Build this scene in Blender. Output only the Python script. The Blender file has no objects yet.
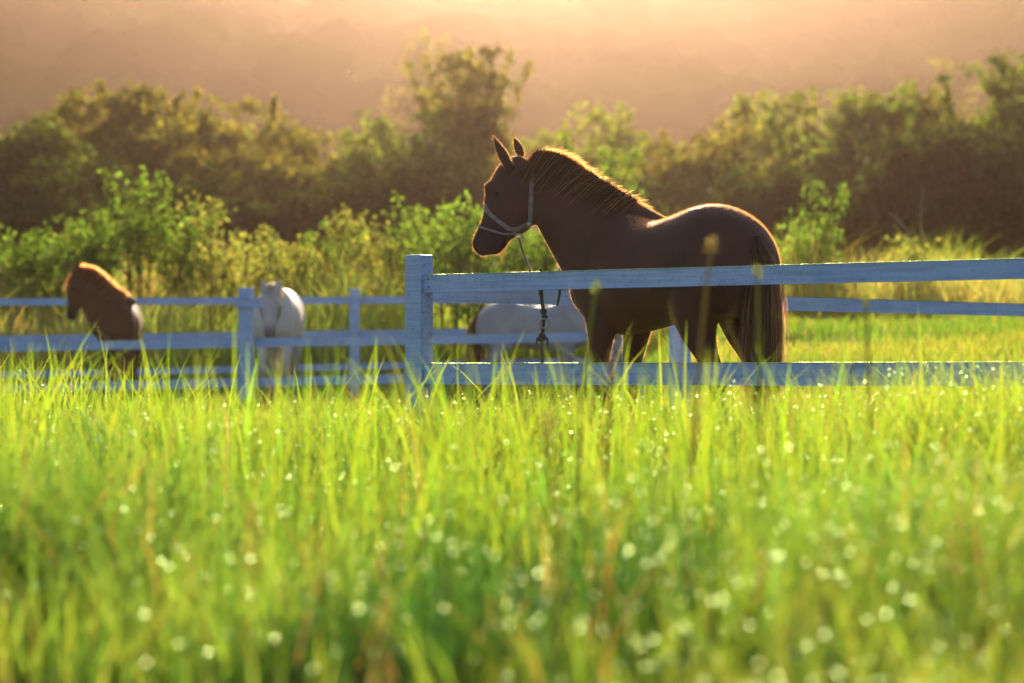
import bpy, bmesh, math, random
import numpy as np
from mathutils import Vector, Matrix
from mathutils.bvhtree import BVHTree

R = math.radians
rng = np.random.default_rng(11)
random.seed(5)
S = bpy.context.scene
COL = S.collection

# ------------------------------------------------------------------ camera
F = 100 / 36 * 1024          # focal length in pixels
EYE = 0.57
HOR = 372                    # horizon row
def P(px, py, D):
    return np.array([(px - 512) / F * D, D, EYE + (HOR - py) / F * D])

cam_d = bpy.data.cameras.new('camera')
cam = bpy.data.objects.new('camera', cam_d); COL.objects.link(cam)
cam.location = (0, 0, EYE)
cam.rotation_euler = (R(90) + math.atan(30.5 / F), 0, 0)
cam_d.lens = 100; cam_d.sensor_width = 36; cam_d.sensor_fit = 'HORIZONTAL'
cam_d.clip_start = 0.1; cam_d.clip_end = 3000
cam_d.dof.use_dof = True
cam_d.dof.focus_distance = 15.9
cam_d.dof.aperture_fstop = 2.2
S.camera = cam

# ------------------------------------------------------------------ light
SUN_EL, SUN_AZ = R(18), R(1.0)
W = bpy.data.worlds.new('World'); S.world = W; W.use_nodes = True
nt = W.node_tree
bg = nt.nodes['Background']
sky = nt.nodes.new('ShaderNodeTexSky'); sky.sky_type = 'NISHITA'; sky.sun_disc = False
sky.sun_elevation = SUN_EL; sky.sun_rotation = SUN_AZ
sky.air_density = 1.0; sky.dust_density = 1.5
nt.links.new(sky.outputs[0], bg.inputs[0]); bg.inputs[1].default_value = 0.08
sl = bpy.data.lights.new('sun', 'SUN'); sl.energy = 5; sl.angle = R(0.5); sl.color = (1, .88, .68)
so = bpy.data.objects.new('sun', sl); COL.objects.link(so)
sd = Vector((math.sin(SUN_AZ) * math.cos(SUN_EL), math.cos(SUN_AZ) * math.cos(SUN_EL), math.sin(SUN_EL)))
so.rotation_euler = sd.to_track_quat('Z', 'Y').to_euler()
so.location = (0, 60, 60)

S.view_settings.view_transform = 'Standard'; S.view_settings.look = 'None'
S.view_settings.exposure = 1.15; S.view_settings.gamma = 1
S.cycles.use_denoising = True
S.cycles.max_bounces = 6; S.cycles.diffuse_bounces = 2; S.cycles.glossy_bounces = 2
S.cycles.transmission_bounces = 4; S.cycles.transparent_max_bounces = 6
S.cycles.volume_bounces = 0
S.cycles.sample_clamp_indirect = 4
S.cycles.use_adaptive_sampling = True; S.cycles.adaptive_threshold = 0.02

# ------------------------------------------------------------------ helpers
def tag(o, label=None, cat=None, group=None, kind=None):
    if label: o['label'] = label
    if cat: o['category'] = cat
    if group: o['group'] = group
    if kind: o['kind'] = kind
    return o
def empty(name, loc=(0, 0, 0), rz=0, **k):
    o = bpy.data.objects.new(name, None); COL.objects.link(o)
    o.location = loc; o.rotation_euler = (0, 0, rz); o.empty_display_size = .2
    return tag(o, **k)
def link(name, me, mat=None, parent=None):
    o = bpy.data.objects.new(name, me); COL.objects.link(o)
    if mat is not None:
        if len(me.materials) == 0: me.materials.append(mat)
    if parent is not None: o.parent = parent
    return o
def np_mesh(name, co, quads=None, tris=None, smooth=False, col=None):
    me = bpy.data.meshes.new(name)
    co = np.asarray(co, np.float32).reshape(-1, 3)
    me.vertices.add(len(co)); me.vertices.foreach_set('co', co.ravel())
    nq = 0 if quads is None else len(quads); ntr = 0 if tris is None else len(tris)
    idx = []
    if nq: idx.append(np.asarray(quads, np.int32).ravel())
    if ntr: idx.append(np.asarray(tris, np.int32).ravel())
    idx = np.concatenate(idx)
    me.loops.add(len(idx)); me.loops.foreach_set('vertex_index', idx)
    me.polygons.add(nq + ntr)
    st = np.concatenate([np.arange(nq) * 4, nq * 4 + np.arange(ntr) * 3]).astype(np.int32)
    me.polygons.foreach_set('loop_start', st)
    if smooth: me.polygons.foreach_set('use_smooth', np.ones(nq + ntr, bool))
    me.update(calc_edges=True)
    if col is not None:
        a = me.attributes.new('col', 'FLOAT_COLOR', 'POINT')
        c = np.ones((len(co), 4), np.float32); c[:, :3] = col
        a.data.foreach_set('color', c.ravel())
    return me
def ribbon_arrays(paths, hw, side, col=None):
    """paths N,K,3; half widths N,K; side N,3 or N,K,3"""
    N, K, _ = paths.shape
    if side.ndim == 2: side = side[:, None, :]
    a = paths - side * hw[..., None]; b = paths + side * hw[..., None]
    co = np.stack([a, b], 2).reshape(-1, 3)
    base = (np.arange(N) * K * 2)[:, None]
    k = np.arange(K - 1)[None] * 2
    q = np.stack([base + k, base + k + 1, base + k + 3, base + k + 2], -1).reshape(-1, 4)
    c = None
    if col is not None: c = np.repeat(col, K * 2, 0)
    return co, q, c
def ribbons(name, paths, hw, side, col=None):
    co, q, c = ribbon_arrays(paths, hw, side, col)
    return np_mesh(name, co, q, col=c, smooth=True)
def crs(pts, n):
    """Catmull-Rom resample rows of pts, n per span"""
    p = np.asarray(pts, float)
    p = np.vstack([2 * p[0] - p[1], p, 2 * p[-1] - p[-2]])
    out = []
    for i in range(1, len(p) - 2):
        for t in np.arange(n) / n:
            a, b, c, d = p[i - 1], p[i], p[i + 1], p[i + 2]
            out.append(.5 * (2 * b + (c - a) * t + (2 * a - 5 * b + 4 * c - d) * t * t + (3 * b - a - 3 * c + d) * t ** 3))
    out.append(p[-2])
    return np.array(out)
class MB:
    """collects closed shapes"""
    def __init__(s): s.co = []; s.q = []; s.t = []; s.n = 0
    def add(s, co, q=(), t=()):
        co = np.asarray(co, float)
        s.co.append(co)
        if len(q): s.q.append(np.asarray(q) + s.n)
        if len(t): s.t.append(np.asarray(t) + s.n)
        s.n += len(co)
    def rings(s, rings):
        rings = np.asarray(rings, float); m, n, _ = rings.shape
        co = np.vstack([rings.reshape(-1, 3), rings[0].mean(0), rings[-1].mean(0)])
        i = np.arange(m - 1)[:, None] * n; j = np.arange(n)[None]; j2 = (j + 1) % n
        q = np.stack([i + j, i + j2, i + n + j2, i + n + j], -1).reshape(-1, 4)
        jj = np.arange(n); jn = (jj + 1) % n
        t = np.vstack([np.stack([jn, jj, np.full(n, m * n)], -1),
                       np.stack([(m - 1) * n + jj, (m - 1) * n + jn, np.full(n, m * n + 1)], -1)])
        s.add(co, q, t)
    def tube(s, pts, rad, n=6):
        pts = np.asarray(pts, float); rad = np.broadcast_to(np.asarray(rad, float), (len(pts),))
        T = np.gradient(pts, axis=0); T /= np.linalg.norm(T, axis=1)[:, None] + 1e-9
        up = np.array([0, 0, 1.]) if abs(T[0][2]) < .9 else np.array([1., 0, 0])
        R_ = []
        for c, t, r in zip(pts, T, rad):
            u = up - t * (up @ t); u /= np.linalg.norm(u) + 1e-9; up = u
            v = np.cross(t, u)
            a = np.arange(n) / n * 2 * math.pi
            R_.append(c + r * (np.cos(a)[:, None] * u + np.sin(a)[:, None] * v))
        s.rings(R_)
    def ball(s, c, r, n=10, m=8):
        c = np.asarray(c, float); r = np.broadcast_to(np.asarray(r, float), (3,))
        th = np.linspace(.12, math.pi - .12, m); a = np.arange(n) / n * 2 * math.pi
        rr = np.stack([np.sin(th)[:, None] * np.cos(a), np.sin(th)[:, None] * np.sin(a), np.cos(th)[:, None] * np.ones(n)], -1)
        s.rings(c + rr * r)
    def mesh(s, name, smooth=True):
        return np_mesh(name, np.vstack(s.co), np.vstack(s.q) if s.q else None, np.vstack(s.t) if s.t else None, smooth)
    def build(s, name, mat, parent=None, smooth=True):
        return link(name, s.mesh(name, smooth), mat, parent)
def beam(name, p0, p1, h, th, mat, parent, bev=.006, jit=0):
    """a sawn board from p0 to p1 (centres), upright, bevelled"""
    p0 = Vector(p0); p1 = Vector(p1)
    d = (p1 - p0); L = d.length; d.normalize()
    up = Vector((0, 0, 1)); sd_ = d.cross(up).normalized(); up = sd_.cross(d).normalized()
    bm = bmesh.new()
    bmesh.ops.create_cube(bm, size=1)
    for v in bm.verts:
        c = v.co.copy()
        v.co = (p0 + p1) / 2 + d * c.x * L + sd_ * c.y * th + up * c.z * h
    es = [e for e in bm.edges]
    bmesh.ops.bevel(bm, geom=es, offset=bev, segments=2, affect='EDGES', profile=.6)
    me = bpy.data.meshes.new(name); bm.to_mesh(me); bm.free()
    if parent is not None:
        inv = Matrix.Translation(parent.location) @ Matrix.Rotation(parent.rotation_euler.z, 4, 'Z')
        me.transform(inv.inverted())
    return link(name, me, mat, parent)

# ------------------------------------------------------------------ materials
def new_mat(name):
    m = bpy.data.materials.new(name); m.use_nodes = True
    return m, m.node_tree, m.node_tree.nodes['Principled BSDF'], m.node_tree.nodes['Material Output']
def ramp_noise(t, scale, c0, c1, detail=4, lo=.35, hi=.65, coord='Object'):
    tc = t.nodes.new('ShaderNodeTexCoord'); n = t.nodes.new('ShaderNodeTexNoise'); r = t.nodes.new('ShaderNodeValToRGB')
    n.inputs['Scale'].default_value = scale; n.inputs['Detail'].default_value = detail
    t.links.new(tc.outputs[coord], n.inputs['Vector']); t.links.new(n.outputs['Fac'], r.inputs['Fac'])
    r.color_ramp.elements[0].position = lo; r.color_ramp.elements[1].position = hi
    r.color_ramp.elements[0].color = (*c0, 1); r.color_ramp.elements[1].color = (*c1, 1)
    return r, n
def mat_simple(name, c0, c1, scale=6, rough=.6, bump=0, bscale=60, spec=.4, sheen=0, sheen_col=(1, .7, .4)):
    m, t, b, o = new_mat(name)
    r, n = ramp_noise(t, scale, c0, c1)
    t.links.new(r.outputs[0], b.inputs['Base Color'])
    b.inputs['Roughness'].default_value = rough; b.inputs['Specular IOR Level'].default_value = spec
    if sheen:
        b.inputs['Sheen Weight'].default_value = sheen; b.inputs['Sheen Roughness'].default_value = .35
        b.inputs['Sheen Tint'].default_value = (*sheen_col, 1)
    if bump:
        tc = t.nodes.new('ShaderNodeTexCoord'); n2 = t.nodes.new('ShaderNodeTexNoise'); n2.inputs['Scale'].default_value = bscale
        n2.inputs['Detail'].default_value = 4
        bp = t.nodes.new('ShaderNodeBump'); bp.inputs['Strength'].default_value = bump; bp.inputs['Distance'].default_value = .01
        t.links.new(tc.outputs['Object'], n2.inputs['Vector']); t.links.new(n2.outputs['Fac'], bp.inputs['Height']); t.links.new(bp.outputs[0], b.inputs['Normal'])
    return m
def mat_leaf(name, transl=.5, gloss=.05, rough=.35, tint=(1.35, 1.3, .45), gain=1.0):
    """thin leaf: colour attribute 'col' is the reflectance; light passes through it yellower"""
    m, t, b, o = new_mat(name); t.nodes.remove(b)
    at = t.nodes.new('ShaderNodeAttribute'); at.attribute_name = 'col'
    d = t.nodes.new('ShaderNodeBsdfDiffuse'); tr = t.nodes.new('ShaderNodeBsdfTranslucent'); g = t.nodes.new('ShaderNodeBsdfGlossy')
    g.inputs['Roughness'].default_value = rough; g.inputs['Color'].default_value = (.9, .9, .85, 1)
    mul = t.nodes.new('ShaderNodeMix'); mul.data_type = 'RGBA'; mul.blend_type = 'MULTIPLY'; mul.inputs[0].default_value = 1
    mul.inputs[7].default_value = (tint[0] * gain, tint[1] * gain, tint[2] * gain, 1)
    t.links.new(at.outputs['Color'], d.inputs[0]); t.links.new(at.outputs['Color'], mul.inputs[6]); t.links.new(mul.outputs[2], tr.inputs[0])
    m1 = t.nodes.new('ShaderNodeMixShader'); m1.inputs[0].default_value = transl
    m2 = t.nodes.new('ShaderNodeMixShader'); m2.inputs[0].default_value = gloss
    t.links.new(d.outputs[0], m1.inputs[1]); t.links.new(tr.outputs[0], m1.inputs[2])
    t.links.new(m1.outputs[0], m2.inputs[1]); t.links.new(g.outputs[0], m2.inputs[2]); t.links.new(m2.outputs[0], o.inputs[0])
    return m
M = {}
M['grass'] = mat_leaf('grass_blades', .6, .05, .3, (1.54, 1.28, .58), 1.5)
M['leaf'] = mat_leaf('shrub_leaves', .5, .03, .5, (1.6, 1.42, .4), 3.2)
M['dark_leaf'] = mat_leaf('shaded_shrub_leaves', .34, .02, .5, (1.5, 1.4, .4), 2.2)  # darker, less translucent leaf copy with the bushes' shade built in
M['far_leaf'] = mat_leaf('far_woodland', .3, .0, .5, (1.2, 1.2, .5), 1.0)
M['hair_brown'] = mat_leaf('horse_hair_chestnut', .6, .03, .4, (1.7, 1.4, .9), 2.6)
M['soil'] = mat_simple('meadow_soil', (.035, .055, .014), (.06, .085, .02), 3, .95, .5, 20, .1)
M['bark'] = mat_simple('bark', (.03, .022, .015), (.07, .05, .035), 8, .9, .5, 40, .2)
M['hill'] = mat_simple('hill_cover', (.015, .02, .009), (.03, .034, .014), .3, .95, 0, 5, .1)

def mat_paint():
    m, t, b, o = new_mat('fence_paint')
    r, n = ramp_noise(t, 5, (.27, .41, .75), (.39, .53, .86), 6, .3, .7)
    r2, n2 = ramp_noise(t, 38, (1, 1, 1), (.66, .63, .57), 8, .56, .76)
    mp = t.nodes.new('ShaderNodeMix'); mp.data_type = 'RGBA'; mp.blend_type = 'MULTIPLY'; mp.inputs[0].default_value = 1
    t.links.new(r.outputs[0], mp.inputs[6]); t.links.new(r2.outputs[0], mp.inputs[7]); t.links.new(mp.outputs[2], b.inputs['Base Color'])
    tc = t.nodes.new('ShaderNodeTexCoord'); mg = t.nodes.new('ShaderNodeMapping'); mg.inputs['Scale'].default_value = (1.6, 20, 42)
    n3 = t.nodes.new('ShaderNodeTexNoise'); n3.inputs['Scale'].default_value = 1.6; n3.inputs['Detail'].default_value = 7
    t.links.new(tc.outputs['Object'], mg.inputs[0]); t.links.new(mg.outputs[0], n3.inputs['Vector'])
    r3 = t.nodes.new('ShaderNodeValToRGB'); r3.color_ramp.elements[0].position = .34; r3.color_ramp.elements[1].position = .56
    r3.color_ramp.elements[0].color = (.80, .80, .77, 1); r3.color_ramp.elements[1].color = (1, 1, 1, 1)
    m3 = t.nodes.new('ShaderNodeMix'); m3.data_type = 'RGBA'; m3.blend_type = 'MULTIPLY'; m3.inputs[0].default_value = 1
    t.links.new(n3.outputs['Fac'], r3.inputs['Fac']); t.links.new(mp.outputs[2], m3.inputs[6]); t.links.new(r3.outputs[0], m3.inputs[7]); t.links.new(m3.outputs[2], b.inputs['Base Color'])
    b.inputs['Roughness'].default_value = .5
    bp = t.nodes.new('ShaderNodeBump'); bp.inputs['Strength'].default_value = .25; bp.inputs['Distance'].default_value = .004
    t.links.new(n2.outputs['Fac'], bp.inputs['Height']); t.links.new(bp.outputs[0], b.inputs['Normal'])
    return m
M['paint'] = mat_paint()
M['strap'] = mat_simple('halter_webbing', (.20, .14, .14), (.30, .22, .21), 30, .7, .4, 300, .3, .4, (1, .9, .9))
M['metal'] = mat_simple('dull_metal', (.25, .23, .2), (.4, .38, .35), 20, .35)
M['metal'].node_tree.nodes['Principled BSDF'].inputs['Metallic'].default_value = 1
M['rope'] = mat_simple('dark_rope', (.05, .042, .036), (.11, .09, .075), 60, .85, .6, 200, .2, .3)
M['eye'] = mat_simple('horse_eye', (.006, .004, .003), (.009, .006, .005), 4, .22, 0, 1, .3)
M['hoof'] = mat_simple('hoof_horn', (.05, .04, .03), (.1, .08, .06), 20, .5)

def mat_coat(name, c0, c1, sheen_col, sheen=.6, rough=.5):
    m, t, b, o = new_mat(name)
    at = t.nodes.new('ShaderNodeAttribute'); at.attribute_name = 'col'
    r, n = ramp_noise(t, 3.5, c0, c1, 5, .3, .7)
    mix = t.nodes.new('ShaderNodeMix'); mix.data_type = 'RGBA'; mix.blend_type = 'MULTIPLY'; mix.inputs[0].default_value = 1
    t.links.new(r.outputs[0], mix.inputs[6]); t.links.new(at.outputs['Color'], mix.inputs[7]); t.links.new(mix.outputs[2], b.inputs['Base Color'])
    b.inputs['Roughness'].default_value = rough; b.inputs['Specular IOR Level'].default_value = .2
    b.inputs['Sheen Weight'].default_value = sheen; b.inputs['Sheen Roughness'].default_value = .3; b.inputs['Sheen Tint'].default_value = (*sheen_col, 1)
    tc = t.nodes.new('ShaderNodeTexCoord'); mpn = t.nodes.new('ShaderNodeMapping'); mpn.inputs['Scale'].default_value = (25, 60, 18)
    n2 = t.nodes.new('ShaderNodeTexNoise'); n2.inputs['Scale'].default_value = 4; n2.inputs['Detail'].default_value = 6
    bp = t.nodes.new('ShaderNodeBump'); bp.inputs['Strength'].default_value = .35; bp.inputs['Distance'].default_value = .006
    t.links.new(tc.outputs['Object'], mpn.inputs[0]); t.links.new(mpn.outputs[0], n2.inputs['Vector']); t.links.new(n2.outputs['Fac'], bp.inputs['Height']); t.links.new(bp.outputs[0], b.inputs['Normal'])
    return m
M['chestnut'] = mat_coat('coat_dark_chestnut', (.050, .019, .014), (.086, .031, .022), (1, .6, .4), .10, .62)
M['bay'] = mat_coat('coat_brown', (.085, .034, .016), (.13, .052, .025), (1, .6, .25), .12, .75)
M['white'] = mat_coat('coat_white', (.50, .46, .46), (.62, .57, .55), (1, .85, .7), .4)
M['grey'] = mat_coat('coat_grey', (.24, .24, .27), (.38, .37, .40), (1, .85, .7), .4)

# ------------------------------------------------------------------ ground
def sstep(x, a, b):
    t = np.clip((x - a) / (b - a), 0, 1); return t * t * (3 - 2 * t)
def gz(X, Y):
    X = np.asarray(X, float); Y = np.asarray(Y, float)
    near = -.03 * np.clip(10 - Y, 0, 8)
    right = .07 * np.clip(Y - 19, 0, 15) + .03 * np.clip(Y - 34, 0, 26)
    left = .1 * sstep(Y, 20, 30) + .13 * np.clip(Y - 34, 0, 9) + .03 * np.clip(Y - 43, 0, 17)
    b = sstep(X / np.maximum(Y, 10) , .02, .075)
    far = .045 * np.clip(Y - 60, 0, 190)
    return near + left * (1 - b) + right * b + far + .012 * np.sin(X * 2.1 + Y) * np.cos(Y * 1.7 - X)
def vnoise(x, y, s, seed=0):
    r = np.random.default_rng(seed); v = 0
    for i in range(9):
        a = r.uniform(0, 6.28); f = s * r.uniform(.5, 1.8); v = v + np.sin((x * math.cos(a) + y * math.sin(a)) * f + r.uniform(0, 6.28))
    return v / 3.2
xs = np.unique(np.concatenate([np.linspace(-14, 14, 113), np.linspace(-620, 620, 41)]))
ys = np.unique(np.concatenate([np.linspace(-10, 62, 145), np.linspace(62, 251, 40), np.linspace(-60, -10, 8)]))
XX, YY = np.meshgrid(xs, ys)
co = np.stack([XX, YY, gz(XX, YY)], -1).reshape(-1, 3)
nx, ny = len(xs), len(ys)
ii = (np.arange(ny - 1)[:, None] * nx + np.arange(nx - 1)[None])
q = np.stack([ii, ii + 1, ii + nx + 1, ii + nx], -1).reshape(-1, 4)
tag(link('ground', np_mesh('ground', co, q, smooth=True), M['soil']), kind='structure', label='grassy meadow ground rising gently towards the trees')
# hill
xs = np.linspace(-500, 500, 161); ys = np.linspace(249.5, 720, 120)
XX, YY = np.meshgrid(xs, ys)
def hz(X, Y):
    base = gz(X, np.full_like(X, 250.)) - .3
    rise = 118 * np.clip((Y - 250) / 440, 0, 1) ** 1.15 + 4 * vnoise(X, Y, .025, 3) * sstep(Y, 250, 330)
    return base + rise + 1.2 * vnoise(X, Y, .2, 4) * sstep(Y, 250, 300)
co = np.stack([XX, YY, hz(XX, YY)], -1).reshape(-1, 3)
nx, ny = len(xs), len(ys); ii = (np.arange(ny - 1)[:, None] * nx + np.arange(nx - 1)[None])
q = np.stack([ii, ii + 1, ii + nx + 1, ii + nx], -1).reshape(-1, 4)
tag(link('hill', np_mesh('hill', co, q, smooth=True), M['hill']), kind='structure', label='dark wooded hillside lost in warm haze')

# ------------------------------------------------------------------ leaves
def leaf_cloud(cent, size, cols, up=.3, aspect=.6, n_up=None):
    """one folded rhombus leaf per centre"""
    N = len(cent)
    d = rng.normal(size=(N, 3)); d[:, 2] += up; d /= np.linalg.norm(d, axis=1)[:, None]
    n = rng.normal(size=(N, 3)); n[:, 2] += .8
    s = np.cross(d, n); s /= np.linalg.norm(s, axis=1)[:, None] + 1e-9
    n = np.cross(s, d)
    L = (size * rng.uniform(.6, 1.3, N))[:, None]
    a = cent; t = cent + d * L - n * L * .1
    m = cent + d * L * .45 + n * L * .05
    l = m + s * L * aspect * .5; r_ = m - s * L * aspect * .5
    co = np.stack([a, l, t, r_], 1).reshape(-1, 3)
    q = np.arange(N * 4).reshape(-1, 4)
    return co, q, np.repeat(cols, 4, 0)
def var_cols(n, base, sat=.25, cl=None):
    b = np.array(base)[None] * rng.uniform(1 - sat, 1 + sat, (n, 1))
    b = b * (1 + rng.normal(size=(n, 3)) * np.array([.12, .05, .12]))
    return np.clip(b, .005, .9)

# far woodland on the hillside: nobody could count it
N = 4200
cy = 256 + 430 * rng.random(N) ** 1.1; cx = rng.uniform(-1, 1, N) * (.23 * cy + 25)
rad = rng.uniform(3.0, 7.5, N); n_ = 11
a_ = np.arange(n_) / n_ * 2 * math.pi
V = np.concatenate([np.stack([np.cos(a_ + z) * k_, np.sin(a_ + z) * k_, np.full(n_, z)], -1) for k_, z in ((.75, -.3), (1, .15), (.9, .55), (.6, .88))] + [np.array([[0, 0, 1.02]])])
co = np.stack([cx, cy, hz(cx, cy) + rad * .2], -1)[:, None] + rad[:, None, None] * V[None] * rng.uniform(.72, 1.25, (N, len(V), 1))
jj = np.arange(n_); j2 = (jj + 1) % n_
q = np.vstack([np.stack([m_ * n_ + jj, m_ * n_ + j2, m_ * n_ + n_ + j2, m_ * n_ + n_ + jj], -1) for m_ in range(3)])
t = np.stack([3 * n_ + jj, 3 * n_ + j2, np.full(n_, 4 * n_)], -1)
off = (np.arange(N) * len(V))[:, None, None]
c = np.repeat(var_cols(N, (.020, .024, .010), .35), len(V), 0)
tag(link('hillside_woodland', np_mesh('hillside_woodland', co, (q[None] + off).reshape(-1, 4), (t[None] + off).reshape(-1, 3), smooth=True, col=c), M['far_leaf']), kind='stuff', label='distant woodland covering the hazy hillside')

# ------------------------------------------------------------------ trees and shrubs
def woody(name, label, cat, group, px, ytop, D, Wm, seed, base_col, leaf=.13, n=9000, clumps=46, spread=.38, style='round', shoots=0, rise=.15, mat='leaf'):
    global rng
    rng = np.random.default_rng(seed)
    X = (px - 512) / F * D; z0 = float(gz(X, D)) - .03
    H = EYE + (HOR - ytop) / F * D - z0
    root = empty(name, (X, D, z0), label=label, cat=cat, group=group)
    # clump centres in an uneven volume
    cl = []
    lobes = [(0, 0, .55)] + [(rng.uniform(-.33, .33), rng.uniform(-.3, .3), rng.uniform(.35, .78)) for _ in range(5)]
    for i in range(clumps):
        lx, ly, lz = lobes[i % len(lobes)]
        v = rng.normal(size=3); v /= np.linalg.norm(v); rr = rng.uniform(.55, 1) ** .5
        p = np.array([lx * Wm + v[0] * rr * Wm * .30, ly * Wm + v[1] * rr * Wm * .30, H * (lz + v[2] * rr * .24)])
        p[2] = np.clip(p[2], H * rise, H * .95)
        if style == 'round':
            lim = Wm * .5 * math.sqrt(max(.05, 1 - max(0, (p[2] / H - .45) / .6) ** 2))
            rxy = math.hypot(p[0], p[1])
            if rxy > lim: p[:2] *= lim / rxy
        cl.append(p)
    cl[0] = np.array([rng.uniform(-.06, .06) * Wm, 0, H * .93])
    cl = np.array(cl)
    mb = MB()
    ns = 3 if style == 'round' else 5
    tk = 1.0 if cat != 'weed' else .4
    stems = []
    for k in range(ns):
        a = rng.uniform(0, 6.28); tp = np.array([math.cos(a) * Wm * .16, math.sin(a) * Wm * .16, H * rng.uniform(.6, .8)])
        b0 = np.array([math.cos(a) * .09, math.sin(a) * .09, 0])
        mid = (b0 + tp) / 2 + rng.normal(size=3) * np.array([.08, .08, .03]) * Wm * .4
        pts = crs([b0, mid, tp], 5); stems.append(pts)
        mb.tube(pts, tk * np.linspace(.025 * H ** .8, .009 * H ** .8, len(pts)), 6)
    for p in cl:
        st = stems[rng.integers(ns)]
        k = min(len(st) - 1, max(1, int(np.clip(p[2] / H * .75, 0, .95) * len(st))))
        s0 = st[k]
        mid = (s0 + p) / 2 + np.array([0, 0, .05 * H]) + rng.normal(size=3) * .04 * Wm
        pts = crs([s0, mid, p], 3)
        mb.tube(pts, tk * np.linspace(.011 * H ** .7, .003, len(pts)), 4)
    per = n // clumps
    cent = []; cc = []
    ctone = rng.uniform(.6, 1.35, clumps)
    for i, p in enumerate(cl):
        m_ = int(per * rng.uniform(.6, 1.5))
        g = rng.normal(size=(m_, 3)) * np.array([1, 1, .7]) * spread * rng.uniform(.7, 1.25)
        # break the clump into twigs
        tw = rng.normal(size=(9, 3)) * np.array([1, 1, .8]) * spread * .9
        g = tw[rng.integers(9, size=m_)] + g * .36
        cent.append(p + g); cc.append(var_cols(m_, np.array(base_col) * ctone[i], .25))
    if shoots:
        for k in range(shoots):
            a = rng.uniform(-1, 1); r0 = np.array([a * Wm * .38, rng.uniform(-.3, .3) * Wm, H * rng.uniform(.55, .75)])
            Ls = H * rng.uniform(.22, .40); tp = r0 + np.array([a * Ls * .45 + rng.normal() * .05, rng.normal() * .1, Ls])
            tp[2] = min(tp[2], H * 1.02)
            pts = crs([r0, (r0 + tp) / 2 + rng.normal(size=3) * .06, tp], 4)
            mb.tube(pts, np.linspace(.015, .004, len(pts)), 4)
            m_ = int(per * .9); t = rng.random(m_) ** .8
            w = .13 * (1.15 - t)[:, None] * spread / .38
            cent.append(r0 + (tp - r0) * t[:, None] + rng.normal(size=(m_, 3)) * w); cc.append(var_cols(m_, np.array(base_col) * rng.uniform(.8, 1.4), .25))
    cent = np.vstack(cent); cc = np.vstack(cc)
    cent[:, 2] = np.maximum(cent[:, 2], .05)
    co, q, c = leaf_cloud(cent, leaf, cc)
    mb.build('trunk' if cat == 'tree' else 'stem', M['bark'], root)
    link('crown' if cat == 'tree' else 'foliage', np_mesh('crown', co, q, col=c), M[mat], root)
    return root
DK = (.042, .060, .016); OL = (.070, .068, .016); PL = (.085, .10, .026)
TG = 'trees in the dense row behind the paddock'
T = [  # px, ytop, D, width, colour, style, shoots, label
    (-40, 118, 52, 3.4, DK, 'round', 0, 'dark rounded tree cut by the left edge of the photo'),
    (22, 140, 47, 3.0, DK, 'round', 0, 'low dark bushy tree at far left, above the brown pony'),
    (104, 92, 55, 2.9, OL, 'round', 2, 'olive tree with an uneven top, second from the left edge in the row'),
    (170, 118, 51, 2.6, OL, 'round', 0, 'lower olive tree between two taller rounded crowns on the left'),
    (236, 94, 56, 3.0, OL, 'round', 2, 'tallest rounded olive crown of the left half of the tree row'),
    (296, 142, 50, 2.6, OL, 'round', 0, 'low golden-edged tree above the white pony'),
    (352, 130, 54, 2.7, PL, 'round', 0, 'pale loose tree just left of the dark thicket under the feathery tree'),
    (428, 104, 49, 2.5, DK, 'round', 0, 'dark dense thicket tree left of the horse head, below the feathery one'),
    (472, 54, 53, 1.7, OL, 'open', 17, 'tall feathery tree with upright shoots above the chestnut horse head'),
    (592, 104, 66, 4.6, PL, 'open', 3, 'pale hazy broad tree above the chestnut horse neck'),
    (668, 158, 50, 2.4, OL, 'round', 0, 'low tree just above the withers and back of the chestnut horse'),
    (728, 128, 53, 2.6, OL, 'round', 1, 'olive tree above the rump of the chestnut horse'),
    (796, 88, 58, 2.4, PL, 'open', 4, 'thin pale tree with one high tuft, right of the rump of the chestnut horse'),
    (852, 103, 49, 2.8, DK, 'round', 2, 'dark green rounded tree second from the tall right edge tree'),
    (928, 92, 53, 2.9, OL, 'round', 0, 'open golden-leaved tree next to the tallest tree on the right'),
    (996, 58, 48, 3.3, DK, 'round', 2, 'tallest dark tree near the right edge with gold-lit top'),
    (1078, 40, 49, 3.4, DK, 'round', 1, 'large dark tree cut by the right edge of the photo'),
]
for i, (px, yt, D, Wm, c, st, sh, lb) in enumerate(T):
    woody('tree', lb, 'tree', TG, px, yt, D + 26, Wm * 1.5, 100 + i, c, .20, 13000 if st == 'round' else 7500, 64, .36 if st == 'round' else .30, st, sh, .12)
woody('tree', 'faint tall tree in the haze on the hill above the feathery tree', 'tree', 'lone trees on the hill', 430, 34, 240, 5.0, 71, OL, .8, 2600, 40, .9, 'open', 4, .2)
woody('tree', 'faint rounded tree in the haze on the hill at upper right', 'tree', 'lone trees on the hill', 952, 62, 240, 7.5, 72, OL, .9, 2600, 40, 1.1, 'round', 0, .2)
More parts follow.
